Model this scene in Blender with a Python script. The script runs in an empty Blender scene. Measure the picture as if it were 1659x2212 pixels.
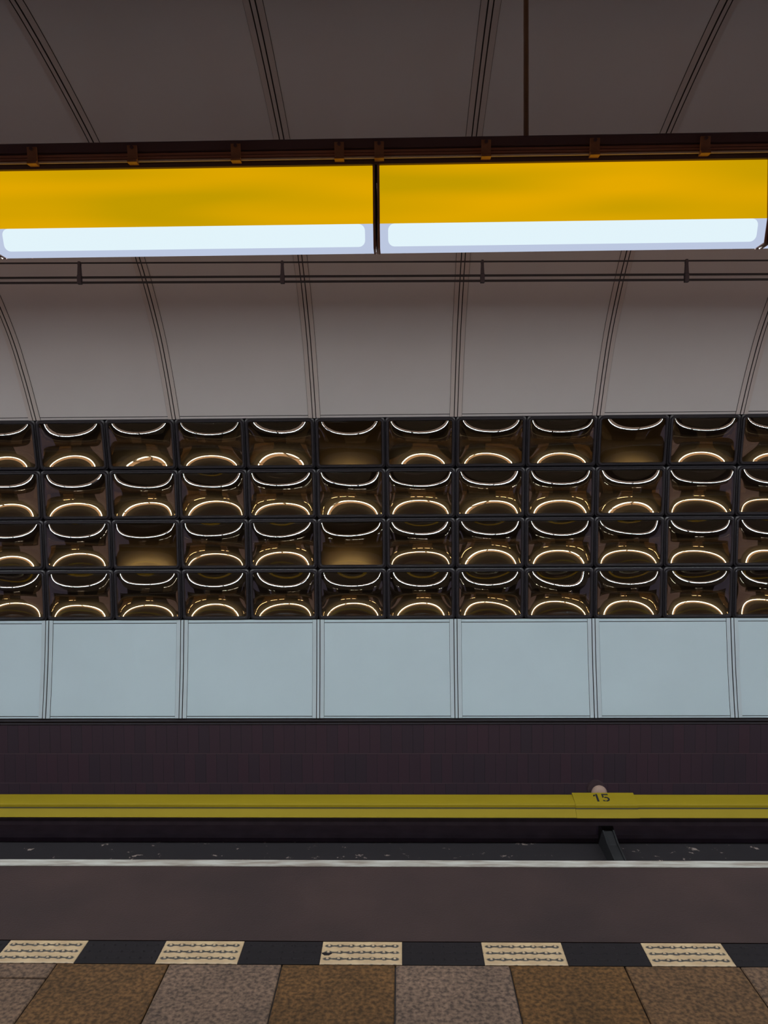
import bpy, math, random
from mathutils import Vector, Matrix
PI = math.pi
scn = bpy.context.scene
COL = scn.collection
rnd = random.Random(7)

# ------------------------------------------------------------------ materials
def new_mat(name):
    m = bpy.data.materials.new(name); m.use_nodes = True
    nt = m.node_tree
    for n in list(nt.nodes): nt.nodes.remove(n)
    out = nt.nodes.new('ShaderNodeOutputMaterial')
    return m, nt, out

def N(nt, kind, **kw):
    n = nt.nodes.new(kind)
    for k, v in kw.items():
        if k.startswith('i_'): n.inputs[k[2:].replace('_', ' ')].default_value = v
        else: setattr(n, k, v)
    return n

def rgba(c): return (c[0], c[1], c[2], 1.0)

def mat_plain(name, col, rough=0.5, metal=0.0, spec=0.5, var=0.0, scale=6.0, col2=None, bump=0.0, bscale=60.0, stretch=(1, 1, 1)):
    m, nt, out = new_mat(name)
    p = N(nt, 'ShaderNodeBsdfPrincipled')
    p.inputs['Base Color'].default_value = rgba(col)
    p.inputs['Roughness'].default_value = rough
    p.inputs['Metallic'].default_value = metal
    p.inputs['Specular IOR Level'].default_value = spec
    nt.links.new(p.outputs[0], out.inputs[0])
    tc = N(nt, 'ShaderNodeTexCoord')
    mp = N(nt, 'ShaderNodeMapping'); mp.inputs['Scale'].default_value = stretch
    nt.links.new(tc.outputs['Object'], mp.inputs[0])
    if var or col2:
        no = N(nt, 'ShaderNodeTexNoise'); no.inputs['Scale'].default_value = scale; no.inputs['Detail'].default_value = 6
        nt.links.new(mp.outputs[0], no.inputs['Vector'])
        r = N(nt, 'ShaderNodeValToRGB')
        c2 = col2 if col2 else tuple(x * (1 - var) for x in col)
        r.color_ramp.elements[0].position = 0.35; r.color_ramp.elements[0].color = rgba(c2)
        r.color_ramp.elements[1].position = 0.65; r.color_ramp.elements[1].color = rgba(col)
        nt.links.new(no.outputs['Fac'], r.inputs[0]); nt.links.new(r.outputs[0], p.inputs['Base Color'])
    if bump:
        nb = N(nt, 'ShaderNodeTexNoise'); nb.inputs['Scale'].default_value = bscale; nb.inputs['Detail'].default_value = 4
        nt.links.new(mp.outputs[0], nb.inputs['Vector'])
        b = N(nt, 'ShaderNodeBump'); b.inputs['Strength'].default_value = bump; b.inputs['Distance'].default_value = 0.01
        nt.links.new(nb.outputs['Fac'], b.inputs['Height']); nt.links.new(b.outputs[0], p.inputs['Normal'])
    return m

M = {}
M['enamel'] = mat_plain('pale_blue_enamel', (0.56, 0.66, 0.71), 0.22, spec=0.4, var=0.04, scale=1.6)
M['shaded_ceiling_enamel'] = mat_plain('shaded_ceiling_enamel', (0.36, 0.31, 0.315), 0.14, spec=0.4, var=0.05, scale=1.2)  # cream enamel again, darkened: dimmer overhead light put into the colour
M['shaded_ceiling_strip'] = mat_plain('shaded_ceiling_strip', (0.33, 0.285, 0.285), 0.3, spec=0.4)  # cream strip darkened likewise, overhead shade painted in
M['cream'] = mat_plain('cream_enamel', (0.72, 0.66, 0.64), 0.14, spec=0.5, var=0.04, scale=1.2)
M['cream_strip'] = mat_plain('cream_strip', (0.66, 0.57, 0.53), 0.3, spec=0.4, var=0.05, scale=3)
M['enamel_strip'] = mat_plain('enamel_strip', (0.52, 0.59, 0.63), 0.42, spec=0.35, var=0.05, scale=3)
M['backing'] = mat_plain('dark_backing', (0.035, 0.028, 0.034), 0.8)
M['gap'] = mat_plain('joint_gasket', (0.03, 0.024, 0.024), 0.7)
M['rim'] = mat_plain('dark_block_rim', (0.030, 0.026, 0.031), 0.33, spec=0.5)
M['asphalt'] = mat_plain('platform_asphalt', (0.034, 0.019, 0.0175), 0.8, spec=0.15, col2=(0.024, 0.0138, 0.0135), scale=2.2, bump=0.25, bscale=120)
M['nosing'] = mat_plain('worn_white_paint', (0.33, 0.31, 0.28), 0.65, col2=(0.17, 0.135, 0.11), scale=11, stretch=(0.6, 4, 4), bump=0.3, bscale=50)
M['nosing_face'] = mat_plain('concrete_platform_face', (0.05, 0.045, 0.048), 0.9)
M['tact_white'] = mat_plain('cream_tactile', (0.52, 0.41, 0.27), 0.6, col2=(0.38, 0.285, 0.18), scale=14, bump=0.2, bscale=150)
M['tact_dark'] = mat_plain('black_tactile', (0.0085, 0.0055, 0.0068), 0.75, spec=0.15, var=0.2, scale=20)
M['yellow_cover'] = mat_plain('yellow_rail_cover', (0.34, 0.245, 0.010), 0.62, spec=0.2, var=0.08, scale=3, stretch=(0.4, 3, 3))
M['groove'] = mat_plain('dark_cover_groove', (0.06, 0.048, 0.015), 0.8)  # dark brown line along the cover's groove
M['digit'] = mat_plain('black_stencil_paint', (0.012, 0.011, 0.014), 0.6)
M['steel'] = mat_plain('dark_steel', (0.24, 0.205, 0.29), 0.6, metal=0.0, var=0.2, scale=8)
M['plinth'] = mat_plain('concrete_plinth', (0.2, 0.17, 0.22), 0.8, var=0.2)
M['bracket'] = mat_plain('bracket_steel', (0.026, 0.025, 0.027), 0.6, var=0.2, scale=10)
M['beige'] = mat_plain('beige_cap', (0.40, 0.26, 0.20), 0.6, var=0.12, scale=30)
M['cable'] = mat_plain('black_cable', (0.016, 0.012, 0.016), 0.6)
M['hanger'] = mat_plain('dark_hanger', (0.035, 0.025, 0.036), 0.6)
M['rail_dark'] = mat_plain('dark_channel', (0.13, 0.082, 0.105), 0.6)
M['rail_brown'] = mat_plain('brown_fin', (0.55, 0.26, 0.19), 0.5, var=0.4, scale=5, stretch=(0.3, 30, 30))
M['collar'] = mat_plain('dark_collar', (0.048, 0.027, 0.031), 0.6)
M['conduit'] = mat_plain('pale_conduit', (0.85, 0.72, 0.66), 0.35)
M['clip'] = mat_plain('bronze_clip', (0.46, 0.23, 0.14), 0.5, var=0.2, scale=40)
M['rod'] = mat_plain('brown_rod', (0.38, 0.24, 0.15), 0.4, var=0.3, scale=8)
M['housing'] = mat_plain('luminaire_housing', (0.06, 0.04, 0.035), 0.5)
M['endcap'] = mat_plain('brown_end_cap', (0.50, 0.27, 0.19), 0.5, var=0.2, scale=10)
M['hall'] = mat_plain('hall_stone', (0.42, 0.29, 0.17), 0.35, var=0.35, scale=1.5)
M['hall_dark'] = mat_plain('pier_stone', (0.045, 0.030, 0.026), 0.35, var=0.4, scale=2)

def mat_emit(name, col, strength):
    m, nt, out = new_mat(name)
    e = N(nt, 'ShaderNodeEmission'); e.inputs[0].default_value = rgba(col); e.inputs[1].default_value = strength
    nt.links.new(e.outputs[0], out.inputs[0]); return m
LAMP = 37.0
M['lens'] = mat_emit('lit_diffuser', (0.86, 0.96, 1.0), LAMP)
M['front_lens'] = mat_emit('lit_front_diffuser', (0.76, 0.90, 0.96), 1.0)
M['rim_lit'] = mat_emit('lit_diffuser_edge', (0.50, 0.57, 0.74), 1.0)
M['hall_lamp'] = mat_emit('hall_lamp_lit', (1.0, 0.86, 0.62), 44.0)

def mat_yellow(st=0.96):
    m, nt, out = new_mat('backlit_yellow_panel')
    tc = N(nt, 'ShaderNodeTexCoord'); mp = N(nt, 'ShaderNodeMapping'); mp.inputs['Scale'].default_value = (0.55, 1, 4.0)
    oi = N(nt, 'ShaderNodeObjectInfo')
    sc = N(nt, 'ShaderNodeVectorMath', operation='SCALE'); sc.inputs['Scale'].default_value = 1.0
    cb = N(nt, 'ShaderNodeCombineXYZ')
    mu = N(nt, 'ShaderNodeMath', operation='MULTIPLY'); mu.inputs[1].default_value = 37.0
    nt.links.new(oi.outputs['Random'], mu.inputs[0]); nt.links.new(mu.outputs[0], cb.inputs[0])
    nt.links.new(cb.outputs[0], mp.inputs['Location'])
    nt.links.new(tc.outputs['Object'], mp.inputs[0])
    no = N(nt, 'ShaderNodeTexNoise'); no.inputs['Scale'].default_value = 1.6; no.inputs['Detail'].default_value = 1
    nt.links.new(mp.outputs[0], no.inputs['Vector'])
    r = N(nt, 'ShaderNodeValToRGB')
    r.color_ramp.elements[0].position = 0.34; r.color_ramp.elements[0].color = (0.56, 0.335, 0.0, 1)
    r.color_ramp.elements[1].position = 0.66; r.color_ramp.elements[1].color = (0.80, 0.405, 0.0, 1)
    nt.links.new(no.outputs['Fac'], r.inputs[0])
    e = N(nt, 'ShaderNodeEmission'); e.inputs[1].default_value = st
    nt.links.new(r.outputs[0], e.inputs[0]); nt.links.new(e.outputs[0], out.inputs[0])
    return m
M['yellow'] = mat_yellow(); M['track_side_fill'] = mat_emit('unseen_fill_glow', (1.0, 0.70, 0.54), 1.9)  # track side: unseen peach glow added to lift the upper wall

def mat_glass():
    m, nt, out = new_mat('clear_front_glass')
    fr = N(nt, 'ShaderNodeFresnel'); fr.inputs['IOR'].default_value = 1.75
    tr = N(nt, 'ShaderNodeBsdfTransparent'); tr.inputs[0].default_value = (0.97, 0.89, 0.74, 1)
    gl = N(nt, 'ShaderNodeBsdfGlossy'); gl.inputs['Color'].default_value = (1, 1, 1, 1); gl.inputs['Roughness'].default_value = 0.0
    mx = N(nt, 'ShaderNodeMixShader')
    ge = N(nt, 'ShaderNodeNewGeometry'); iv = N(nt, 'ShaderNodeMath', operation='SUBTRACT'); iv.inputs[0].default_value = 1.0; nt.links.new(ge.outputs['Backfacing'], iv.inputs[1])
    mu = N(nt, 'ShaderNodeMath', operation='MULTIPLY'); nt.links.new(fr.outputs[0], mu.inputs[0]); nt.links.new(iv.outputs[0], mu.inputs[1])
    nt.links.new(mu.outputs[0], mx.inputs[0]); nt.links.new(tr.outputs[0], mx.inputs[1]); nt.links.new(gl.outputs[0], mx.inputs[2])
    nt.links.new(mx.outputs[0], out.inputs[0]); return m
M['glass'] = mat_glass()
def mat_back(name, rough, col):
    m, nt, out = new_mat(name)
    g1 = N(nt, 'ShaderNodeBsdfGlossy'); g1.inputs['Color'].default_value = rgba(col); g1.inputs['Roughness'].default_value = rough
    g2 = N(nt, 'ShaderNodeBsdfGlossy'); g2.inputs['Color'].default_value = rgba((col[0], col[1] * 0.85, col[2] * 0.6)); g2.inputs['Roughness'].default_value = 0.30
    mx = N(nt, 'ShaderNodeMixShader'); mx.inputs[0].default_value = 0.14
    nt.links.new(g1.outputs[0], mx.inputs[1]); nt.links.new(g2.outputs[0], mx.inputs[2])
    nt.links.new(mx.outputs[0], out.inputs[0]); return m
M['amber'] = mat_back('amber_back_glass', 0.02, (0.24, 0.205, 0.165))
M['amber_hazy'] = mat_back('hazy_amber_back_glass', 0.32, (0.085, 0.056, 0.026))

def mat_bricktile():
    m, nt, out = new_mat('dark_glazed_tiles')
    tc = N(nt, 'ShaderNodeTexCoord'); sx = N(nt, 'ShaderNodeSeparateXYZ'); cb = N(nt, 'ShaderNodeCombineXYZ')
    nt.links.new(tc.outputs['Object'], sx.inputs[0]); nt.links.new(sx.outputs[0], cb.inputs[0])
    za = N(nt, 'ShaderNodeMath', operation='ADD'); za.inputs[1].default_value = 0.462; nt.links.new(sx.outputs[2], za.inputs[0]); nt.links.new(za.outputs[0], cb.inputs[1])
    b = N(nt, 'ShaderNodeTexBrick', offset=0.35, offset_frequency=2, squash=1.0)
    b.inputs['Scale'].default_value = 1.0; b.inputs['Mortar Size'].default_value = 0.0018; b.inputs['Mortar Smooth'].default_value = 0.2
    b.inputs['Brick Width'].default_value = 0.094; b.inputs['Row Height'].default_value = 0.262; b.inputs['Bias'].default_value = 0.0
    b.inputs['Color1'].default_value = (0.038, 0.025, 0.034, 1); b.inputs['Color2'].default_value = (0.049, 0.026, 0.036, 1)
    b.inputs['Mortar'].default_value = (0.020, 0.017, 0.022, 1)
    nt.links.new(cb.outputs[0], b.inputs['Vector'])
    p = N(nt, 'ShaderNodeBsdfPrincipled'); p.inputs['Roughness'].default_value = 0.55; p.inputs['Specular IOR Level'].default_value = 0.3
    pp = N(nt, 'ShaderNodeMath', operation='PINGPONG'); pp.inputs[1].default_value = 0.131; nt.links.new(za.outputs[0], pp.inputs[0])
    lt = N(nt, 'ShaderNodeMath', operation='LESS_THAN'); lt.inputs[1].default_value = 0.0024; nt.links.new(pp.outputs[0], lt.inputs[0])
    mj = N(nt, 'ShaderNodeMixRGB'); mj.inputs[2].default_value = (0.085, 0.055, 0.062, 1); nt.links.new(lt.outputs[0], mj.inputs[0]); nt.links.new(b.outputs['Color'], mj.inputs[1])
    nt.links.new(mj.outputs[0], p.inputs['Base Color'])
    bp = N(nt, 'ShaderNodeBump'); bp.invert = True; bp.inputs['Strength'].default_value = 0.6; bp.inputs['Distance'].default_value = 0.004
    nt.links.new(b.outputs['Fac'], bp.inputs['Height']); nt.links.new(bp.outputs[0], p.inputs['Normal'])
    nt.links.new(p.outputs[0], out.inputs[0]); return m
M['tiles'] = mat_bricktile()

def mat_slabs():
    m, nt, out = new_mat('granite_paving')
    tc = N(nt, 'ShaderNodeTexCoord')
    oi = N(nt, 'ShaderNodeAttribute'); oi.attribute_name = 'slab_tone'
    r = N(nt, 'ShaderNodeValToRGB'); r.color_ramp.interpolation = 'LINEAR'
    r.color_ramp.elements[0].color = (0.082, 0.040, 0.0125, 1); r.color_ramp.elements[1].color = (0.120, 0.081, 0.063, 1)
    nt.links.new(oi.outputs['Fac'], r.inputs[0])
    no = N(nt, 'ShaderNodeTexNoise'); no.inputs['Scale'].default_value = 70; no.inputs['Detail'].default_value = 3
    nt.links.new(tc.outputs['Object'], no.inputs['Vector'])
    r2 = N(nt, 'ShaderNodeValToRGB'); r2.color_ramp.elements[0].position = 0.36; r2.color_ramp.elements[0].color = (0.50, 0.49, 0.50, 1)
    r2.color_ramp.elements[1].position = 0.68; r2.color_ramp.elements[1].color = (1.55, 1.47, 1.36, 1)
    nt.links.new(no.outputs['Fac'], r2.inputs[0])
    n3 = N(nt, 'ShaderNodeTexNoise'); n3.inputs['Scale'].default_value = 6; nt.links.new(tc.outputs['Object'], n3.inputs['Vector'])
    r3 = N(nt, 'ShaderNodeValToRGB'); r3.color_ramp.elements[0].position = 0.3; r3.color_ramp.elements[0].color = (0.8, 0.8, 0.8, 1); r3.color_ramp.elements[1].position = 0.7; r3.color_ramp.elements[1].color = (1.1, 1.08, 1.05, 1)
    nt.links.new(n3.outputs['Fac'], r3.inputs[0])
    m1 = N(nt, 'ShaderNodeMixRGB', blend_type='MULTIPLY'); m1.inputs[0].default_value = 1
    m2 = N(nt, 'ShaderNodeMixRGB', blend_type='MULTIPLY'); m2.inputs[0].default_value = 1
    nt.links.new(r.outputs[0], m1.inputs[1]); nt.links.new(r2.outputs[0], m1.inputs[2])
    nt.links.new(m1.outputs[0], m2.inputs[1]); nt.links.new(r3.outputs[0], m2.inputs[2])
    p = N(nt, 'ShaderNodeBsdfPrincipled'); p.inputs['Roughness'].default_value = 0.7; p.inputs['Specular IOR Level'].default_value = 0.12
    nt.links.new(m2.outputs[0], p.inputs['Base Color'])
    bp = N(nt, 'ShaderNodeBump'); bp.inputs['Strength'].default_value = 0.25; bp.inputs['Distance'].default_value = 0.004
    nt.links.new(no.outputs['Fac'], bp.inputs['Height']); nt.links.new(bp.outputs[0], p.inputs['Normal'])
    nt.links.new(p.outputs[0], out.inputs[0]); return m
M['slabs'] = mat_slabs()

def mat_bed():
    m, nt, out = new_mat('sooty_track_bed')
    tc = N(nt, 'ShaderNodeTexCoord')
    no = N(nt, 'ShaderNodeTexNoise'); no.inputs['Scale'].default_value = 7.5; no.inputs['Detail'].default_value = 8; no.inputs['Roughness'].default_value = 0.72
    nt.links.new(tc.outputs['Object'], no.inputs['Vector'])
    r = N(nt, 'ShaderNodeValToRGB')
    e = r.color_ramp.elements; e[0].position = 0.0; e[0].color = (0.019, 0.0145, 0.018, 1); e[1].position = 0.615; e[1].color = (0.024, 0.019, 0.022, 1)
    k = r.color_ramp.elements.new(0.65); k.color = (0.40, 0.31, 0.27, 1)
    nt.links.new(no.outputs['Fac'], r.inputs[0])
    p = N(nt, 'ShaderNodeBsdfPrincipled'); p.inputs['Roughness'].default_value = 0.8
    nt.links.new(r.outputs[0], p.inputs['Base Color']); nt.links.new(p.outputs[0], out.inputs[0]); return m
M['bed'] = mat_bed()

# ------------------------------------------------------------------ mesh helpers
def link(name, me, mat=None, parent=None, loc=None):
    o = bpy.data.objects.new(name, me); COL.objects.link(o)
    if mat is not None:
        for mm in (mat if isinstance(mat, (list, tuple)) else [mat]): me.materials.append(mm)
    if parent is not None: o.parent = parent
    if loc is not None: o.location = loc
    return o

def mesh(name, vs, fs, smooth=None):
    me = bpy.data.meshes.new(name); me.from_pydata(vs, [], fs); me.validate(); me.update()
    import bmesh
    bm = bmesh.new(); bm.from_mesh(me); bmesh.ops.recalc_face_normals(bm, faces=bm.faces); bm.to_mesh(me); bm.free()
    if smooth is not None:
        me.shade_smooth(); me.set_sharp_from_angle(angle=math.radians(smooth))
    return me

def extrude_x(poly, x0, x1, smooth=None, name='m'):
    """closed polygon of (Y,Z) pushed from x0 to x1"""
    n = len(poly)
    vs = [(x0, p[0], p[1]) for p in poly] + [(x1, p[0], p[1]) for p in poly]
    fs = [(i, (i + 1) % n, n + (i + 1) % n, n + i) for i in range(n)]
    fs += [tuple(range(n))[::-1], tuple(range(n, 2 * n))]
    return mesh(name, vs, fs, smooth)

def box(x0, x1, y0, y1, z0, z1, bev=0.0, name='b'):
    import bmesh
    bm = bmesh.new()
    v = [bm.verts.new((x, y, z)) for x in (x0, x1) for y in (y0, y1) for z in (z0, z1)]
    for f in ((0, 1, 3, 2), (4, 6, 7, 5), (0, 4, 5, 1), (2, 3, 7, 6), (0, 2, 6, 4), (1, 5, 7, 3)): bm.faces.new([v[i] for i in f])
    bmesh.ops.recalc_face_normals(bm, faces=bm.faces)
    if bev: bmesh.ops.bevel(bm, geom=bm.edges[:], offset=bev, segments=2, affect='EDGES', profile=0.5)
    me = bpy.data.meshes.new(name); bm.to_mesh(me); bm.free()
    return me

def tube(pts, r, n=10, name='t', caps=True):
    """round tube along pts; r number or list"""
    vs, fs = [], []
    k = len(pts)
    P = [Vector(p) for p in pts]
    for i, p in enumerate(P):
        t = (P[min(i + 1, k - 1)] - P[max(i - 1, 0)]).normalized()
        a = Vector((0, 0, 1)) if abs(t.z) < 0.9 else Vector((1, 0, 0))
        u = t.cross(a).normalized(); w = t.cross(u)
        rr = r[i] if isinstance(r, (list, tuple)) else r
        for j in range(n):
            q = p + (u * math.cos(2 * PI * j / n) + w * math.sin(2 * PI * j / n)) * rr
            vs.append(tuple(q))
    for i in range(k - 1):
        for j in range(n):
            fs.append((i * n + j, i * n + (j + 1) % n, (i + 1) * n + (j + 1) % n, (i + 1) * n + j))
    if caps: fs += [tuple(range(n))[::-1], tuple(range((k - 1) * n, k * n))]
    return mesh(name, vs, fs, 40)

def empty(name, loc=(0, 0, 0)):
    o = bpy.data.objects.new(name, None); COL.objects.link(o); o.location = loc; o.empty_display_size = 0.1
    return o

def tag(o, label=None, cat=None, group=None, kind=None):
    if label: o['label'] = label
    if cat: o['category'] = cat
    if group: o['group'] = group
    if kind: o['kind'] = kind
    return o

def structure(o): o['kind'] = 'structure'; return o

# ------------------------------------------------------------------ tunnel profile, (Y, Z)
def catmull(P, per=10):
    out = []
    for i in range(len(P) - 1):
        p0 = P[max(i - 1, 0)]; p1 = P[i]; p2 = P[i + 1]; p3 = P[min(i + 2, len(P) - 1)]
        for j in range(per):
            t = j / per
            out.append(tuple(0.5 * (2 * p1[k] + (p2[k] - p0[k]) * t + (2 * p0[k] - 5 * p1[k] + 4 * p2[k] - p3[k]) * t * t + (-p0[k] + 3 * p1[k] - 3 * p2[k] + p3[k]) * t ** 3) for k in (0, 1)))
    out.append(P[-1]); return out

LOW = [(6.910, -0.397), (6.975, 0.02), (7.021, 0.445)]
BAND = [(7.021, 0.445), (7.003, 0.895), (6.980, 1.335), (6.945, 1.768), (6.861, 2.199)]
UP = [(6.861, 2.199), (6.655, 2.56), (6.42, 2.89), (6.015, 3.285), (5.60, 3.562)]
TOP = [(5.60, 3.562), (5.135, 3.79), (4.156, 4.068), (3.35, 4.14)]
NEAR = [(3.35, 4.14), (2.4, 4.04), (1.5, 3.72), (0.75, 3.22), (0.25, 2.72), (-0.28, 2.45)]
full = catmull(UP + TOP[1:] + NEAR[1:], 10)
i1 = 10 * (len(UP) - 1); i2 = i1 + 10 * (len(TOP) - 1)
up_path, top_path, near_path = full[:i1 + 1], full[i1:i2 + 1], full[i2:]
low_path = catmull(LOW, 6)

def normals(path):
    out = []
    for i in range(len(path)):
        a = path[max(i - 1, 0)]; b = path[min(i + 1, len(path) - 1)]
        ty, tz = b[0] - a[0], b[1] - a[1]; l = math.hypot(ty, tz)
        out.append((-tz / l, ty / l))
    return out
def off(path, d):
    return [(p[0] + n[0] * d, p[1] + n[1] * d) for p, n in zip(path, normals(path))]
def arc_resample(path, ss):
    L = [0]
    for a, b in zip(path, path[1:]): L.append(L[-1] + math.hypot(b[0] - a[0], b[1] - a[1]))
    T = L[-1]; out = []
    for s in ss:
        s = min(max(s if s >= 0 else T + s, 0), T); i = 0
        while i < len(L) - 2 and L[i + 1] < s: i += 1
        t = (s - L[i]) / (L[i + 1] - L[i]); a, b = path[i], path[i + 1]
        out.append((a[0] + (b[0] - a[0]) * t, a[1] + (b[1] - a[1]) * t))
    return out, T

X0 = 0.472; PW = 1.2
XA, XB = -9.13, 8.872
KS = range(-8, 8)

def panel_mesh(path, grooves, x0, x1):
    _, T = arc_resample(path, [0])
    n = max(8, int(T / 0.07)); ss = [T * i / n for i in range(n + 1)]
    d = {}
    for s in ss: d[s] = 0.0
    for g in grooves:
        g = g if g >= 0 else T + g
        for k in list(d):
            if abs(k - g) < 0.012 and 0 < k < T: del d[k]
        d[g - 0.0030] = 0.0; d[g - 0.002] = -0.006; d[g + 0.002] = -0.006; d[g + 0.0030] = 0.0
    ss = sorted(d); pts, _ = arc_resample(path, ss); ns = normals(pts)
    front = [(p[0] + q[0] * d[s], p[1] + q[1] * d[s]) for p, q, s in zip(pts, ns, ss)]
    back = [(p[0] - q[0] * 0.018, p[1] - q[1] * 0.018) for p, q in zip(pts, ns)]
    me = extrude_x(front + back[::-1], x0, x1, 30, 'panel')
    for i in range(len(ss) - 1):
        if d[ss[i]] < 0 or d[ss[i + 1]] < 0: me.polygons[i].material_index = 1
    return me

STRIP = [M['enamel_strip'], M['gap']]; STRIP2 = [M['cream_strip'], M['gap']]; STRIP3 = [M['shaded_ceiling_strip'], M['gap']]
SEC = [(-.050, -.02), (-.050, .005), (-.0175, .006), (-.0165, -.012), (-.0115, -.012), (-.0105, .008), (.0105, .008), (.0115, -.012), (.0165, -.012), (.0175, .006), (.050, .005), (.050, -.02)]
def strip_mesh(path, x):
    ns = normals(path); n = len(SEC); vs, fs = [], []
    for p, q in zip(path, ns):
        for dx, h in SEC: vs.append((x + dx, p[0] + q[0] * h, p[1] + q[1] * h))
    for i in range(len(path) - 1):
        for j in range(n): fs.append((i * n + j, i * n + (j + 1) % n, (i + 1) * n + (j + 1) % n, (i + 1) * n + j))
    nf = len(fs)
    fs += [tuple(range(n))[::-1], tuple(range((len(path) - 1) * n, len(path) * n))]
    me = mesh('strip', vs, fs, 30)
    for i, p in enumerate(me.polygons):
        if i < nf and (i % n) in (2, 3, 4, 6, 7, 8): p.material_index = 1
        if i < nf and (i % n) in (0, 10): p.material_index = 1
    return me

# wall behind everything: dark shell, cladding panels and cover strips on it
shell = [(6.99, -0.48)] + off(low_path, -0.085) + off(BAND[1:-1], -0.10) + off(up_path, -0.085)
shell_out = [(p[0] + 0.25 * 0.9, p[1] + 0.05) for p in shell]
wall_back = structure(link('wall_back', extrude_x(shell + shell_out[::-1], XA, XB), M['backing']))
tsh = off(top_path + near_path[1:], -0.085)
ceiling = structure(link('ceiling', extrude_x(tsh + [(p[0], p[1] + 0.2) for p in tsh[::-1]], XA, XB), M['backing']))
for k in KS:
    xa, xb = X0 + PW * (k) + 0.052, X0 + PW * (k + 1) - 0.052
    link('wall_panel', panel_mesh(low_path, (0.016, -0.027), xa, xb), [M['enamel'], M['gap']], wall_back)
    link('wall_panel', panel_mesh(up_path, (0.022,), xa, xb), [M['cream'], M['gap']], wall_back)
    link('ceiling_panel', panel_mesh(top_path, (), xa, xb), [M['shaded_ceiling_enamel'], M['gap']], ceiling)
    link('ceiling_panel', panel_mesh(near_path, (), xa, xb), [M['shaded_ceiling_enamel'], M['gap']], ceiling)
    if k > KS[0]:
        x = X0 + PW * k
        link('cover_strip', strip_mesh(low_path, x), STRIP, wall_back)
        link('cover_strip', strip_mesh(up_path, x), STRIP2, wall_back)
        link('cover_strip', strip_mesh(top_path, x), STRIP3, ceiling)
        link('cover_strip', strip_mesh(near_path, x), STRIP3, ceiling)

# ------------------------------------------------------------------ glass block band
def rrect(hw, hh, r, n=5):
    pts = []
    for cx, cy, a0 in ((hw - r, hh - r, 0), (-hw + r, hh - r, 90), (-hw + r, -hh + r, 180), (hw - r, -hh + r, 270)):
        for i in range(n + 1):
            a = math.radians(a0 + 90 * i / n); pts.append((cx + r * math.cos(a), cy + r * math.sin(a)))
    return pts

def loft(loops, name, smooth=35, cap0=False, cap1=False):
    n = len(loops[0]); vs = [p for l in loops for p in l]; fs = []
    for i in range(len(loops) - 1):
        for j in range(n): fs.append((i * n + j, i * n + (j + 1) % n, (i + 1) * n + (j + 1) % n, (i + 1) * n + j))
    if cap0: fs.append(tuple(range(n))[::-1])
    if cap1: fs.append(tuple(range((len(loops) - 1) * n, len(loops) * n)))
    return mesh(name, vs, fs, smooth)

# block local axes: x along the wall, y up along the wall, z out of the wall
def frame_mesh(h):
    hh = h / 2
    L = []
    for dx, r, z in ((.002, .012, -.07), (.002, .03, 0.0), (.010, .034, .004), (.013, .034, .022), (.017, .032, .026), (.024, .028, .026), (.029, .024, .020), (.032, .020, .014), (.036, .018, -.055)):
        L.append([(x, y, z) for x, y in rrect(0.3 - dx, hh - dx, r)])
    return loft(L, 'block_frame')

def lens_mesh(h, H, z0, sign, prm, nx=48, ny=40):
    hw, hh = 0.3 - 0.034, h / 2 - 0.034
    pu, pv, du, dv, tw, lump = prm
    vs, fs = [], []
    for j in range(ny + 1):
        for i in range(nx + 1):
            u = -1 + 2 * i / nx; v = -1 + 2 * j / ny
            uu = u + du * (1 - u * u); vv = v + dv * (1 - v * v) + tw * u * (1 - v * v)
            g1 = (1 - pu * uu * uu) * (1 - 0.35 * abs(uu) ** 14)
            g2 = max(0.0, 1 - abs(vv) ** pv)
            z = H * g1 * g2 * (1 + lump * math.sin(2.1 * u + 1.3 * v + lump * 40))
            vs.append((u * hw, v * hh, z0 + sign * z))
    for j in range(ny):
        for i in range(nx):
            a = j * (nx + 1) + i; fs.append((a, a + 1, a + nx + 2, a + nx + 1))
    # side skirts down to the frame, so the pane closes against its rim
    for i0 in (0, nx):
        k = len(vs)
        for j in range(ny + 1):
            x, y, z = vs[j * (nx + 1) + i0]; vs.append((x, y, z0 - sign * 0.004))
        for j in range(ny):
            a = j * (nx + 1) + i0; q = (a, a + nx + 1, k + j + 1, k + j)
            fs.append(q if i0 == 0 else q[::-1])
    me = bpy.data.meshes.new('lens'); me.from_pydata(vs, [], fs if sign > 0 else fs, ); me.update()
    me.shade_smooth(); me.set_sharp_from_angle(angle=math.radians(50))
    return me

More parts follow.
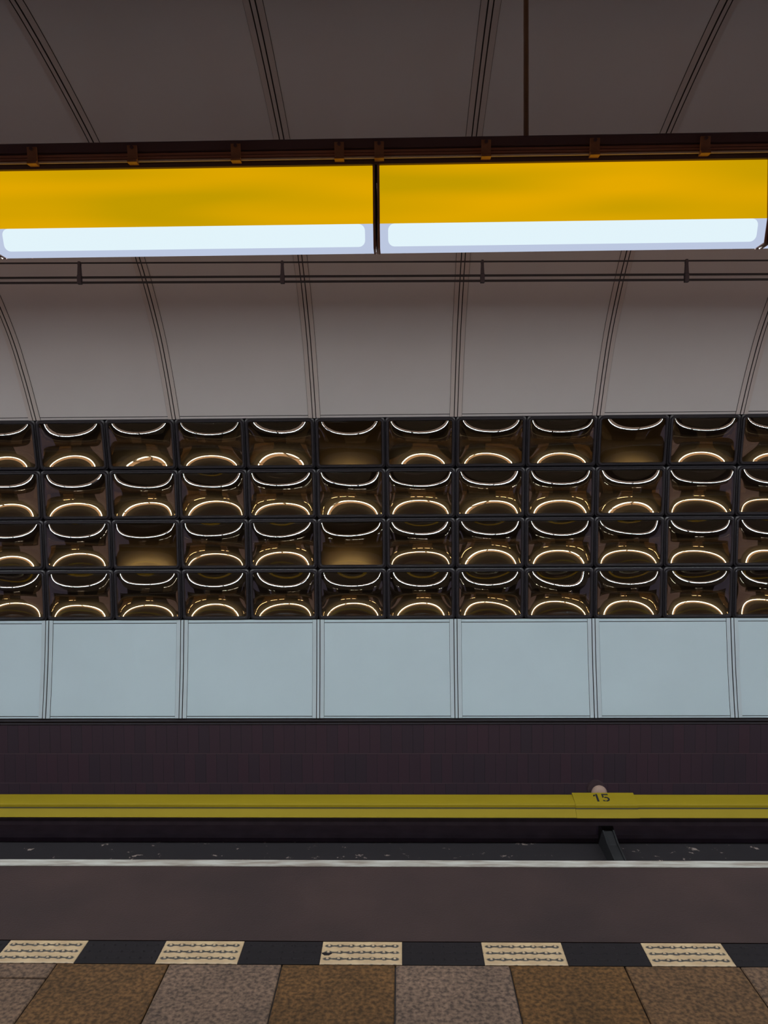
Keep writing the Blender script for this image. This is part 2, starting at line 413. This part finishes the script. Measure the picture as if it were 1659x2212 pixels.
rows = []
for r in range(4):                      # from the top row down
    a, b = BAND[3 - r], BAND[4 - r]
    rows.append((a, b))
ROWN = ['top row', 'second row', 'third row', 'bottom row']
ORD = ['first', 'second', 'third', 'fourth', 'fifth', 'sixth', 'seventh', 'eighth', 'ninth', 'tenth', 'eleventh', 'twelfth']
FH = (.048, .054, .066, .078)
BH = (.046, .054, .066, .078)
HAZY = {(2, 2), (2, 5), (0, 5), (0, 9)}
frames = {}
for r, (a, b) in enumerate(rows):
    ty, tz = b[0] - a[0], b[1] - a[1]; h = math.hypot(ty, tz); ty /= h; tz /= h
    nrm = Vector((0, -tz, ty)); up = Vector((0, ty, tz)); rt = Vector((1, 0, 0))
    rot = Matrix((rt, up, nrm)).transposed()
    frames[r] = frame_mesh(h)
    frames[r].materials.append(M['rim'])
    for c in range(-2, 14):
        xc = X0 + 0.6 * (c - 7) + 0.3
        mid = Vector((xc, (a[0] + b[0]) / 2, (a[1] + b[1]) / 2)) + nrm * 0.0
        t = empty('glass_block')
        t.matrix_world = Matrix.Translation(mid) @ rot.to_4x4()
        hazy = (r, c) in HAZY
        if 0 <= c < 12:
            pos = 'cut off by the left edge' if c == 0 else ('cut off by the right edge' if c == 11 else f'{ORD[c]} from the left')
            look = 'Hazy amber-footed glass block' if hazy else 'Bulging brown glass block'
            lab = f'{look.lower()} in the {ROWN[r]}, {pos}'
        else:
            lab = f'bulging brown glass block in the {ROWN[r]}, further along the wall past the {"left" if c < 0 else "right"} edge'
        tag(t, lab, 'glass block', 'glass blocks of the dark wall band')
        link('frame', frames[r], None, t)
        g = rnd.gauss
        pf = (0.64 + g(0, .03), 2.0 + g(0, .06), g(0, .05), g(0, .03), g(0, .03), g(0, .03))
        pb = (0.66 + g(0, .05), 2.0 + g(0, .10), g(0, .07), g(0, .04), g(0, .045), g(0, .04))
        hf, hb = FH[r], BH[r]
        link('front_glass', lens_mesh(h, hf * (1 + g(0, .06)), 0.010, 1, pf), M['glass'], t)
        link('back_glass', lens_mesh(h, (0.6 if hazy else 1.0) * hb * (1 + g(0, .07)), 0.002, -1, pb), M['amber_hazy'] if hazy else M['amber'], t)

# ------------------------------------------------------------------ dark tiled foot of the wall
structure(link('baseboard_back', extrude_x([(6.955, -0.46), (6.955, -1.42), (7.2, -1.42), (7.2, -0.46)], XA, XB), M['tiles']))
structure(link('trim_1', extrude_x([(6.925, -0.405), (6.925, -0.43), (6.945, -0.437), (6.945, -0.462), (7.18, -0.462), (7.18, -0.405)], XA, XB), M['backing']))
structure(link('trim_2', extrude_x([(6.60, -1.36), (6.60, -1.315), (6.625, -1.297), (6.954, -1.297), (6.954, -1.36)], XA, XB), M['plinth']))
structure(link('track_bed', extrude_x([(3.47, -1.35), (6.99, -1.35), (6.99, -1.6), (3.47, -1.6)], XA, XB), M['bed']))

# ------------------------------------------------------------------ platform
floor = structure(link('floor', extrude_x([(-8, -0.012), (3.40, -0.012), (3.40, -0.30), (-8, -0.30)], XA, XB), M['nosing_face']))
link('asphalt_band', extrude_x([(2.834, -0.012), (2.834, 0), (3.392, 0.0), (3.392, -0.012)], XA, XB), M['asphalt'], floor)
structure(link('trim_3', extrude_x([(3.393, -0.30), (3.393, 0.001), (3.396, 0.004), (3.446, 0.004), (3.455, -0.004), (3.456, -0.10), (3.43, -0.10), (3.43, -0.30)], XA, XB), M['nosing']))
structure(link('wall_platform', extrude_x([(3.36, -0.30), (3.43, -0.30), (3.43, -1.6), (3.36, -1.6)], XA, XB), M['nosing_face']))
# paving: one mesh of slabs with open joints, tone stored per slab
SW = 0.389; SX = -0.028
vs, fs, tone = [], [], []
def slab(x0, x1, y0, y1, t):
    g = 0.0022; b = 0.003
    k = len(vs)
    for z, e in ((-0.011, 0), (-b, 0), (0, b)):
        for x, y in ((x0 + g + e, y0 + g + e), (x1 - g - e, y0 + g + e), (x1 - g - e, y1 - g - e), (x0 + g + e, y1 - g - e)): vs.append((x, y, z))
    for l in (0, 4):
        for j in range(4): fs.append((k + l + j, k + l + (j + 1) % 4, k + l + 4 + (j + 1) % 4, k + l + 4 + j)); tone.append(t)
    fs.append((k + 8, k + 9, k + 10, k + 11)); tone.append(t)
tr = random.Random(3)
tones = {-4: .75, -3: .12, -2: .9, -1: .08, 0: .95, 1: .05, 2: .25, 3: .6}
for i in range(-22, 23):
    x = SX + SW * i
    t0 = tones.get(i, tr.random())
    y = 2.694
    first = 0.085 if i in (-4,) else (0.80 if i % 2 == 0 else 0.62)
    while y > -0.35:
        h = first if y > 2.69 else 0.80
        slab(x, x + SW, y - h, y, t0); t0 = tr.random() if y < 2.4 else t0 * 0.9 + 0.05; y -= h
pav = bpy.data.meshes.new('paving'); pav.from_pydata(vs, [], fs); pav.update()
at = pav.attributes.new('slab_tone', 'FLOAT', 'FACE'); at.data.foreach_set('value', tone)
link('paving', pav, M['slabs'], floor)
link('hall_paving', extrude_x([(-8, -0.012), (-8, 0), (y - 0.002, 0), (y - 0.002, -0.012)], XA, XB), M['hall'], floor)

# tactile tiles: 3 x 7 domes on each
TW, TD, TP = 0.283, 0.1365, 0.567
def tact_mesh(hd):
    nx, ny = 112, 54; vs, fs = [], []
    def hgt(x, y):
        e = min(x, TW - x, y, TD - y)
        z = 0.0 if e > 0.004 else -(0.004 - e) * 0.5
        best = 1e9
        for r in range(3):
            for c in range(7):
                d = math.hypot(x - (0.0245 + c * 0.039), y - (0.030 + r * 0.0385)); best = min(best, d)
        if best < 0.0078: z += hd * (math.cos(PI * best / 0.0078) * 0.5 + 0.5) ** 0.6
        # shallow worn channel along each row of domes
        for r in range(3):
            dy = abs(y - (0.030 + r * 0.0385))
            if dy < 0.005: z -= 0.0012 * (1 - dy / 0.005)
        return z
    for j in range(ny + 1):
        for i in range(nx + 1):
            x, y = TW * i / nx, TD * j / ny; vs.append((x, y, hgt(x, y)))
    for j in range(ny):
        for i in range(nx):
            a = j * (nx + 1) + i; fs.append((a, a + 1, a + nx + 2, a + nx + 1))
    # skirt and base
    k = len(vs); ring = [i for i in range(nx + 1)] + [(j + 1) * (nx + 1) - 1 for j in range(1, ny + 1)] + [ny * (nx + 1) + i for i in range(nx - 1, -1, -1)] + [j * (nx + 1) for j in range(ny - 1, 0, -1)]
    for v in ring: vs.append((vs[v][0], vs[v][1], -0.014))
    m = len(ring)
    for i in range(m): fs.append((ring[(i + 1) % m], ring[i], k + i, k + (i + 1) % m))
    fs.append(tuple(range(k, k + m)))
    return mesh('tactile', vs, fs, 50)

def mat_tact():
    m, nt, out = new_mat('cream_tactile_tile')
    tc = N(nt, 'ShaderNodeTexCoord')
    # dirt collects in the channels along the dome rows
    sx = N(nt, 'ShaderNodeSeparateXYZ'); nt.links.new(tc.outputs['Object'], sx.inputs[0])
    a = N(nt, 'ShaderNodeMath', operation='SUBTRACT'); a.inputs[1].default_value = 0.030 - 0.0385 / 2
    nt.links.new(sx.outputs[1], a.inputs[0])
    def mth(op, x, y=None, z=None, clamp=False):
        q = N(nt, 'ShaderNodeMath', operation=op, use_clamp=clamp)
        for k, v in enumerate((x, y, z)):
            if v is None: continue
            if isinstance(v, (int, float)): q.inputs[k].default_value = v
            else: nt.links.new(v, q.inputs[k])
        return q.outputs[0]
    no = N(nt, 'ShaderNodeTexNoise'); no.inputs['Scale'].default_value = 60; no.inputs['Detail'].default_value = 4
    nt.links.new(tc.outputs['Object'], no.inputs['Vector'])
    jit = mth('MULTIPLY_ADD', no.outputs['Fac'], 0.010, -0.005)
    # distance to the nearest dome row and to the nearest dome
    dy = mth('SUBTRACT', 0.0385 / 2, mth('PINGPONG', a.outputs[0], 0.0385 / 2))
    dx = mth('SUBTRACT', 0.039 / 2, mth('PINGPONG', mth('SUBTRACT', sx.outputs[0], 0.0245 - 0.039 / 2), 0.039 / 2))
    rd = mth('SQRT', mth('ADD', mth('POWER', mth('MULTIPLY', dx, 0.62), 2), mth('POWER', dy, 2)))
    inx = mth('MULTIPLY', mth('GREATER_THAN', sx.outputs[0], 0.012), mth('LESS_THAN', sx.outputs[0], TW - 0.012))
    line = mth('MULTIPLY', inx, mth('DIVIDE', mth('SUBTRACT', 0.0058, mth('ADD', dy, jit)), 0.003, clamp=True))
    ring = mth('DIVIDE', mth('SUBTRACT', 0.0112, mth('ADD', rd, jit)), 0.004, clamp=True)
    tip = mth('DIVIDE', mth('SUBTRACT', 0.0062, mth('SQRT', mth('ADD', mth('POWER', dx, 2), mth('POWER', dy, 2)))), 0.002, clamp=True)
    sbo = mth('MULTIPLY', mth('MAXIMUM', line, ring), mth('SUBTRACT', 1.0, tip))
    class _S: outputs = [sbo]
    sb = _S
    n2 = N(nt, 'ShaderNodeTexNoise'); n2.inputs['Scale'].default_value = 14; n2.inputs['Detail'].default_value = 5
    nt.links.new(tc.outputs['Object'], n2.inputs['Vector'])
    c = N(nt, 'ShaderNodeValToRGB'); c.color_ramp.elements[0].position = 0.3; c.color_ramp.elements[0].color = (0.30, 0.195, 0.105, 1); c.color_ramp.elements[1].position = 0.7; c.color_ramp.elements[1].color = (0.43, 0.30, 0.17, 1)
    nt.links.new(n2.outputs['Fac'], c.inputs[0])
    mx = N(nt, 'ShaderNodeMixRGB'); mx.inputs[2].default_value = (0.016, 0.011, 0.009, 1)
    nt.links.new(sb.outputs[0], mx.inputs[0]); nt.links.new(c.outputs[0], mx.inputs[1])
    p = N(nt, 'ShaderNodeBsdfPrincipled'); p.inputs['Roughness'].default_value = 0.5
    nt.links.new(mx.outputs[0], p.inputs['Base Color']); nt.links.new(p.outputs[0], out.inputs[0])
    return m
M['tact_white'] = mat_tact()
tw = tact_mesh(0.0058); tw.materials.append(M['tact_white'])
td = tact_mesh(0.0042); td.materials.append(M['tact_dark'])
ORD5 = ['leftmost of the five', 'second from the left', 'in the middle, with a dark scuff', 'fourth from the left', 'rightmost of the five']
for i in range(-4, 9):
    x = -0.2885 + TP * (i - 2)
    o = link('tactile_tile', tw, None, None, (x, 2.6955, 0.0005))
    if 0 <= i < 5: tag(o, f'cream tactile paving tile with three rows of domes, {ORD5[i]}', 'tactile tile', 'cream tactile tiles')
    else: tag(o, f'cream tactile paving tile further along the strip, past the {"left" if i < 0 else "right"} edge', 'tactile tile', 'cream tactile tiles')
    o = link('tactile_tile', td, None, None, (x + TW + 0.0005, 2.6955, 0.0))
    if 0 <= i < 5: tag(o, ['black tactile tile right of the leftmost cream tile', 'black tactile tile right of the second cream tile', 'black tactile tile right of the scuffed middle cream tile', 'black tactile tile right of the fourth cream tile', 'black tactile tile cut off by the right edge'][i], 'tactile tile', 'black tactile tiles')
    else: tag(o, f'black tactile paving tile further along the strip, past the {"left" if i < 0 else "right"} edge', 'tactile tile', 'black tactile tiles')
# scuff on the middle tile: its own blot of dirt, lying on the tile
bl = [(0.020 + 0.016 * math.cos(a) * (1 + .25 * math.sin(3 * a)), 0.058 + 0.011 * math.sin(a) * (1 + .2 * math.cos(2 * a)), 0.0008) for a in [2 * PI * i / 20 for i in range(20)]]
mid_tile = [o for o in bpy.data.objects if o.get('label', '').endswith('dark scuff')][0]
sc = link('dirt_scuff', mesh('scuff', bl + [(x, y, 0.0001) for x, y, z in bl], [tuple(range(20))] + [(i, 20 + i, 20 + (i + 1) % 20, (i + 1) % 20) for i in range(20)]), M['tact_dark'], mid_tile)
sc['label'] = 'dark scuff mark'

# ------------------------------------------------------------------ third rail under its yellow cover
tr_root = tag(empty('third_rail', (0, 6.45, -1.35)), 'yellow covered power rail running along the foot of the far wall', 'third rail')
def R_(poly): return [(y - 6.45, z + 1.35) for y, z in poly]
def cover_poly(o, dz):
    out = [(6.540, -0.926 + dz), (6.528, -0.919 + dz), (6.412 - o, -0.937), (6.400 - o, -0.943), (6.394 - o, -0.952), (6.394 - o, -0.972), (6.390 - o, -0.974), (6.386 - o, -0.982), (6.338 - o, -1.031), (6.342 - o, -1.036)]
    inn = [(6.352, -1.034), (6.398, -0.985), (6.41, -0.955), (6.52, -0.930)]
    return R_(out + inn)
def groove_poly(o): return R_([(6.3955 - o, -0.9705), (6.3905 - o, -0.9705), (6.3862 - o, -0.9795), (6.3945 - o, -0.9795)])
S0, S1 = 1.385, 1.882
for xa, xb, o, dz, nm in ((XA, S0 + .01, 0, 0, 'cover'), (S1 - .01, XB, 0, 0, 'cover'), (S0, S1, 0.007, 0.016, 'cover_sleeve')):
    c = link(nm, extrude_x(cover_poly(o, dz), xa, xb, 25), M['yellow_cover'], tr_root)
    link('groove', extrude_x(groove_poly(o), xa, xb), M['groove'], c)
    if nm == 'cover_sleeve': sleeve = c
sleeve['label'] = 'raised yellow sleeve bearing the number 15'
# digits: outlines in face coordinates, u along X, v up the slope (unit height)
a0 = Vector((0, 6.405 - 6.45, -0.937 + 1.35)); a1 = Vector((0, 6.528 - 6.45, -0.903 + 1.35))
fv = (a1 - a0); fh = fv.length; fv.normalize(); fn = Vector((0, -fv.z, fv.y))
def digit(pieces, ux, w):
    vs, fs = [], []
    for pc in pieces:
        k = len(vs); n = len(pc)
        for lift in (0.0012, -0.003):
            for u, v in pc:
                q = a0 + fv * (fh * (0.13 + 0.74 * v)) + fn * lift
                vs.append((ux + u * w, q.y, q.z))
        fs.append(tuple(range(k, k + n))); fs += [(k + i, k + (i + 1) % n, k + n + (i + 1) % n, k + n + i) for i in range(n)]
    return mesh('digit', vs, fs)
one = [[(.42, 0), (.72, 0), (.72, 1), (.50, 1), (.42, .86)], [(.08, .66), (.36, .74), (.36, .92), (.08, .84)]]
five = [[(.12, 1), (.88, 1), (.88, .84), (.32, .84), (.32, .56), (.12, .50)],
        [(.36, .60), (.60, .62), (.80, .55), (.92, .42), (.92, .25), (.82, .10), (.60, .0), (.44, .0), (.44, .14), (.58, .15), (.68, .22), (.71, .33), (.66, .43), (.54, .48), (.36, .46)],
        [(.08, .20), (.08, .08), (.36, .0), (.36, .14), (.24, .17)]]
link('digit_one', digit(one, 1.545, 0.055), M['digit'], sleeve)['label'] = 'black stencilled digit 1'
link('digit_five', digit(five, 1.610, 0.068), M['digit'], sleeve)['label'] = 'black stencilled digit 5'
link('conductor_bar', extrude_x(R_([(6.42, -0.99), (6.50, -0.99), (6.50, -1.01), (6.47, -1.02), (6.47, -1.09), (6.50, -1.10), (6.50, -1.13), (6.42, -1.13), (6.42, -1.10), (6.45, -1.09), (6.45, -1.02), (6.42, -1.01)]), XA, XB), M['steel'], tr_root)
def bracket(xc):
    arm = R_([(6.575, -1.35), (6.575, -0.95), (6.545, -0.95), (6.53, -1.16), (6.30, -1.235), (5.98, -1.275), (5.98, -1.35)])
    bk = link('support_bracket', extrude_x(arm, xc - 0.034, xc + 0.034), M['bracket'], tr_root)
    for s in (-1, 1):
        rib = R_([(6.575, -1.35), (6.575, -1.13), (6.53, -1.145), (6.30, -1.22), (5.99, -1.262), (5.99, -1.35)])
        link('flange', extrude_x(rib, xc + s * 0.041 - 0.006, xc + s * 0.041 + 0.006), M['bracket'], bk)
for xc in (-5.5, 1.66, 7.3): bracket(xc)

# round beige cap behind the numbered sleeve
capr = tag(empty('insulator', (1.635, 6.64, -1.366)), 'round beige cap peeking over the number 15 on the yellow cover', 'insulator cap')
prof = [(0.0, 0.0), (0.030, 0.0), (0.030, 0.39), (0.0, 0.39)]
link('stem', tube([(0, 0, 0.053), (0, 0, 0.42)], 0.022, 16), M['steel'], capr)
sph, sf = [], []
nr = 14
for i in range(nr + 1):
    th = PI * i / nr
    for j in range(24): sph.append((0.066 * math.sin(th) * math.cos(2 * PI * j / 24), 0.040 * math.sin(th) * math.sin(2 * PI * j / 24), 0.415 + 0.066 * math.cos(th)))
for i in range(nr):
    for j in range(24): sf.append((i * 24 + j, i * 24 + (j + 1) % 24, (i + 1) * 24 + (j + 1) % 24, (i + 1) * 24 + j))
me = mesh('cap', sph, sf, 60)
link('cap', me, M['beige'], capr)
dk = link('collar', tube([(-0.012, 0.040, 0.428), (-0.012, 0.075, 0.428)], 0.075, 28), M['collar'], capr)

# ------------------------------------------------------------------ luminaires and the rail that carries them
FY0, FY1 = 3.30, 3.65
ZB, ZT = 2.605, 2.926
PITCH = 1.580; XD = -0.0905
HY = 0.090                       # height of the sloping diffuser under the yellow side
def plate(o, ux, uy, w, h, r, t0, t1, name):
    """rounded plate in the plane o + ux*a + uy*b, from t0 to t1 along the outward normal"""
    o, ux, uy = Vector(o), Vector(ux).normalized(), Vector(uy).normalized(); nn = ux.cross(uy)
    loops = [[tuple(o + ux * x + uy * y + nn * t) for x, y in rrect(w / 2 - e, h / 2 - e, max(r - e, .002), 6)] for e, t in ((0, t0), (0, t1 * .6), (.004, t1))]
    return loft(loops, name, 40, True, True)
def make_lum():
    t = empty('luminaire')
    g = 0.0045; W = FY1 - FY0; H = ZT - ZB; xa, xb = g + 0.0095, PITCH - g - 0.0095; cx = PITCH / 2
    DB = 0.068                   # the back edge of the underside stands this much higher
    link('housing', extrude_x([(0.012, HY + .004), (0.012, H), (W - 0.012, H), (W - 0.012, HY + .004)], xa, xb), M['housing'], t)
    link('yellow_panel', box(xa, xb, 0.0, 0.0115, HY, H, 0.0015), M['yellow'], t)
    link('back_fill_panel', box(xa, xb, W - 0.0115, W, DB + .004, H, 0.0015), M['track_side_fill'], t)  # unseen rear face, its glow added to brighten the wall
    # dim acrylic tray: steep front face, narrow flat lip, underside rising to the back; bright lenses let into it
    A, B, C = (0.0005, HY - .001), (0.028, 0.001), (0.110, 0.0)
    E, D = (0.114, 0.035), (W - .008, 0.067)
    df = link('diffuser', extrude_x([A, B, C, E, D, (W - .013, HY - .001)], xa, xb), M['rim_lit'], t)
    sl = math.hypot(B[0] - A[0], A[1] - B[1]); dy, dz = (A[0] - B[0]) / sl, (A[1] - B[1]) / sl
    hh = sl * .96
    link('lens', plate((cx, A[0] - dy * hh / 2, A[1] - dz * hh / 2), (1, 0, 0), (0, dy, dz), xb - xa - .066, hh, .026, 0.0004, 0.002, 'lens'), M['front_lens'], df)
    ul = math.hypot(D[0] - E[0], D[1] - E[1]); uy = ((E[0] - D[0]) / ul, (E[1] - D[1]) / ul)
    link('lens', plate((cx, (E[0] + D[0]) / 2, (E[1] + D[1]) / 2), (1, 0, 0), (0, uy[0], uy[1]), xb - xa - .066, ul - .006, .03, 0.0004, 0.002, 'lens'), M['lens'], df)
    for x in (g, PITCH - g - 0.009):
        link('end_cap', extrude_x([(-0.004, HY), (-0.004, H + 0.001), (W + 0.003, H + 0.001), (W + 0.003, DB - .002), (.112, .030), (C[0], -.0035), (B[0] - .002, -.003)], x, x + 0.009), M['endcap'], t)
    return t
proto = make_lum()
def children(o): return list(o.children)
def copy_tree(o, parent=None):
    c = o.copy(); COL.objects.link(c)
    if parent is not None: c.parent = parent
    for ch in children(o): copy_tree(ch, c)
    return c
for i in range(-5, 5):
    o = proto if i == -5 else copy_tree(proto)
    o.location = (XD + PITCH * i, FY0, ZB)
    lab = {-1: 'lit platform luminaire with yellow side, left of the dark divider', 0: 'lit platform luminaire with yellow side, right of the dark divider'}.get(i, f'lit platform luminaire continuing the row past the {"left" if i < 0 else "right"} edge')
    tag(o, lab, 'luminaire', 'row of platform luminaires')

rail = tag(empty('mounting_rail', (0, 3.28, 2.93)), 'dark brown mounting rail with clips running above the yellow luminaires', 'mounting rail')
def Q(poly): return [(y - 3.28, z - 2.93) for y, z in poly]
link('channel', extrude_x(Q([(3.292, 2.929), (3.292, 2.945), (3.30, 2.947), (3.30, 2.984), (3.272, 2.988), (3.268, 3.018), (3.274, 3.024), (3.50, 3.024), (3.50, 2.929)]), XA, XB), M['rail_dark'], rail)
for z, y, rr in ((2.978, 3.288, .0065), (2.965, 3.286, .0058)):
    link('fin', extrude_x(Q([(y - rr, z - rr), (y - rr, z + rr * .6), (y, z + rr), (3.301, z + rr), (3.301, z - rr)]), XA, XB, 30), M['rail_brown'], rail)
link('conduit', tube([(XA, 3.283 - 3.28, 2.951 - 2.93), (XB, 3.283 - 3.28, 2.951 - 2.93)], 0.0052, 12), M['conduit'], rail)
def clip_mesh():
    w = 0.019
    poly = [(3.262, 3.006), (3.258, 3.004), (3.262, 2.968), (3.266, 2.953), (3.262, 2.951), (3.256, 2.948), (3.254, 2.938), (3.262, 2.936), (3.296, 2.938), (3.296, 2.944), (3.272, 2.946), (3.272, 2.968), (3.268, 3.004)]
    return extrude_x(Q(poly), -w, w, 30)
cm = clip_mesh(); cm.materials.append(M['clip'])
cs = tube([(0, 3.263 - 3.28, 0.066), (0, 3.252 - 3.28, 0.066)], 0.007, 12); cs.materials.append(M['rail_dark'])
for base in range(-3, 4):
    for dx in (0.012 + 0.052 - .037, 0.44, 0.87, 1.305) if base % 2 == 0 else (0.197, 0.603, 1.02, 1.4345):
        x = XD + PITCH * base + dx
        if base == 0 and dx < .1: x = -0.0765
        c = link('clip', cm, None, rail, (x, 0, 0))
        link('screw', cs, None, c)
for x in (-2.8, -1.4, 0.265, 0.83, 2.3):
    link('bolt', tube([(x, 3.33 - 3.28, 0.093), (x, 3.33 - 3.28, 0.102)], 0.016, 14), M['rail_dark'], rail)
rod = tag(empty('suspension_rod', (0.523, 3.36, 3.024)), 'thin brown rod hanging from the ceiling down to the mounting rail', 'rod')
link('rod_shaft', tube([(0, 0, 0.0), (0, 0, 1.10)], 0.0105, 16), M['rod'], rod)
link('nut', tube([(0, 0, 0.0), (0, 0, 0.012)], 0.015, 6), M['rail_dark'], rod)

# ------------------------------------------------------------------ cables over the track
CY = 4.80
def cable(name, z0, z1, r, lab):
    pts = [(x, CY, z0 + (z1 - z0) * (x + 2.377) / 4.53 + 0.0) for x in [XA + (XB - XA) * i / 60 for i in range(61)]]
    tag(link(name, tube(pts, r, 10), M['cable']), lab, 'cable')
cable('carrier_wire', 2.966, 2.925, 0.0048, 'thin carrier wire below the lamps, uppermost of the three lines')
cable('cable', 2.880, 2.846, 0.0066, 'thicker black cable, middle one of the three lines below the lamps')
cable('cable', 2.850, 2.815, 0.0066, 'thicker black cable, lowest of the three lines below the lamps')
def zline(x): return 2.966 + (2.925 - 2.966) * (x + 2.377) / 4.53
hroot = empty('cable_hanger')
hp = [(-.006, .004), (.006, .004), (.009, -.012), (.0075, -.018), (.0105, -.075), (.012, -.078), (.012, -.126), (-.012, -.126), (-.012, -.078), (-.0105, -.075), (-.0075, -.018), (-.009, -.012)]
def ext_y(poly, y0, y1):
    n = len(poly); vs = [(p[0], y0, p[1]) for p in poly] + [(p[0], y1, p[1]) for p in poly]
    return mesh('h', vs, [(i, (i + 1) % n, n + (i + 1) % n, n + i) for i in range(n)] + [tuple(range(n))[::-1], tuple(range(n, 2 * n))])
link('strap', ext_y(hp[:5] + hp[9:], -0.010, 0.010), M['hanger'], hroot)
link('clamp', box(-.0125, .0125, -0.014, 0.014, -0.129, -0.076, 0.003), M['hanger'], hroot)
HX = [-3.10, -1.899, -0.690, 0.490, 1.682, 2.88]
for i, x in enumerate(HX):
    h = hroot if i == 0 else copy_tree(hroot)
    h.location = (x, CY, zline(x) + 0.004)
    lab = ['past the left edge', 'leftmost of the four in the picture', 'second from the left', 'third from the left', 'rightmost of the four in the picture', 'past the right edge'][i]
    tag(h, f'small dark hanger holding the black cables, {lab}', 'cable hanger', 'cable hangers')

# ------------------------------------------------------------------ the hall behind the camera
out = []
for xc in (-7.0, -2.85, 2.85, 7.0): out += [(xc - 1.3, 2.4), (xc - 1.3, 0.0), (xc + 1.3, 0.0), (xc + 1.3, 2.4)]
out = [(XA, 2.4)] + out + [(XB, 2.4), (XB, 2.75), (XA, 2.75)]
structure(link('wall_front', ext_y(out, -0.85, -0.30), M['hall_dark']))
structure(link('wall_hall', box(XA, XB, -8.2, -8.0, 0, 4.2), M['hall']))
hall_top = structure(link('ceiling_hall', box(XA, XB, -8.2, -0.86, 3.9, 4.1), M['hall']))
lm = box(-0.52, 0.52, -0.03, 0.03, 0.0, 0.05, 0.008); lm.materials.append(M['hall_lamp'])
for i in range(-6, 6):
    link('hall_lamp', lm, None, hall_top, (0.4 + 1.45 * i, -3.2, 2.60))

# ------------------------------------------------------------------ world, camera, view
w = bpy.data.worlds.new('world'); scn.world = w; w.use_nodes = True
bg = w.node_tree.nodes.get('Background') or w.node_tree.nodes.new('ShaderNodeBackground')
bg.inputs[0].default_value = (0.62, 0.5, 0.68, 1); bg.inputs[1].default_value = 0.4

f = 1740.0; pitch, yaw, roll = 0.0375, 0.0207, -0.0073
c, s = math.cos(yaw), math.sin(yaw); cp, sp = math.cos(pitch), math.sin(pitch); cr, sr = math.cos(roll), math.sin(roll)
Rv = Vector((c, s, 0)); Fv = Vector((-s * cp, c * cp, -sp)); Uv = Vector((-s * sp, c * sp, cp))
R2 = Rv * cr + Uv * sr; U2 = Uv * cr - Rv * sr
cam = bpy.data.cameras.new('camera'); co = bpy.data.objects.new('camera', cam); COL.objects.link(co)
cam.sensor_fit = 'VERTICAL'; cam.sensor_height = 36.0; cam.lens = 36.0 * f / 2212.0; cam.clip_start = 0.02
co.matrix_world = Matrix.Translation((0, 0, 1.65)) @ Matrix((R2, U2, -Fv)).transposed().to_4x4()
scn.camera = co
scn.cycles.max_bounces = 10; scn.cycles.transparent_max_bounces = 12
scn.cycles.caustics_reflective = False; scn.cycles.caustics_refractive = False
scn.cycles.sample_clamp_indirect = 14.0
scn.view_settings.view_transform = 'Standard'; scn.view_settings.look = 'None'
scn.view_settings.exposure = 0.0; scn.view_settings.gamma = 1.0; scn.view_settings.use_curve_mapping = False
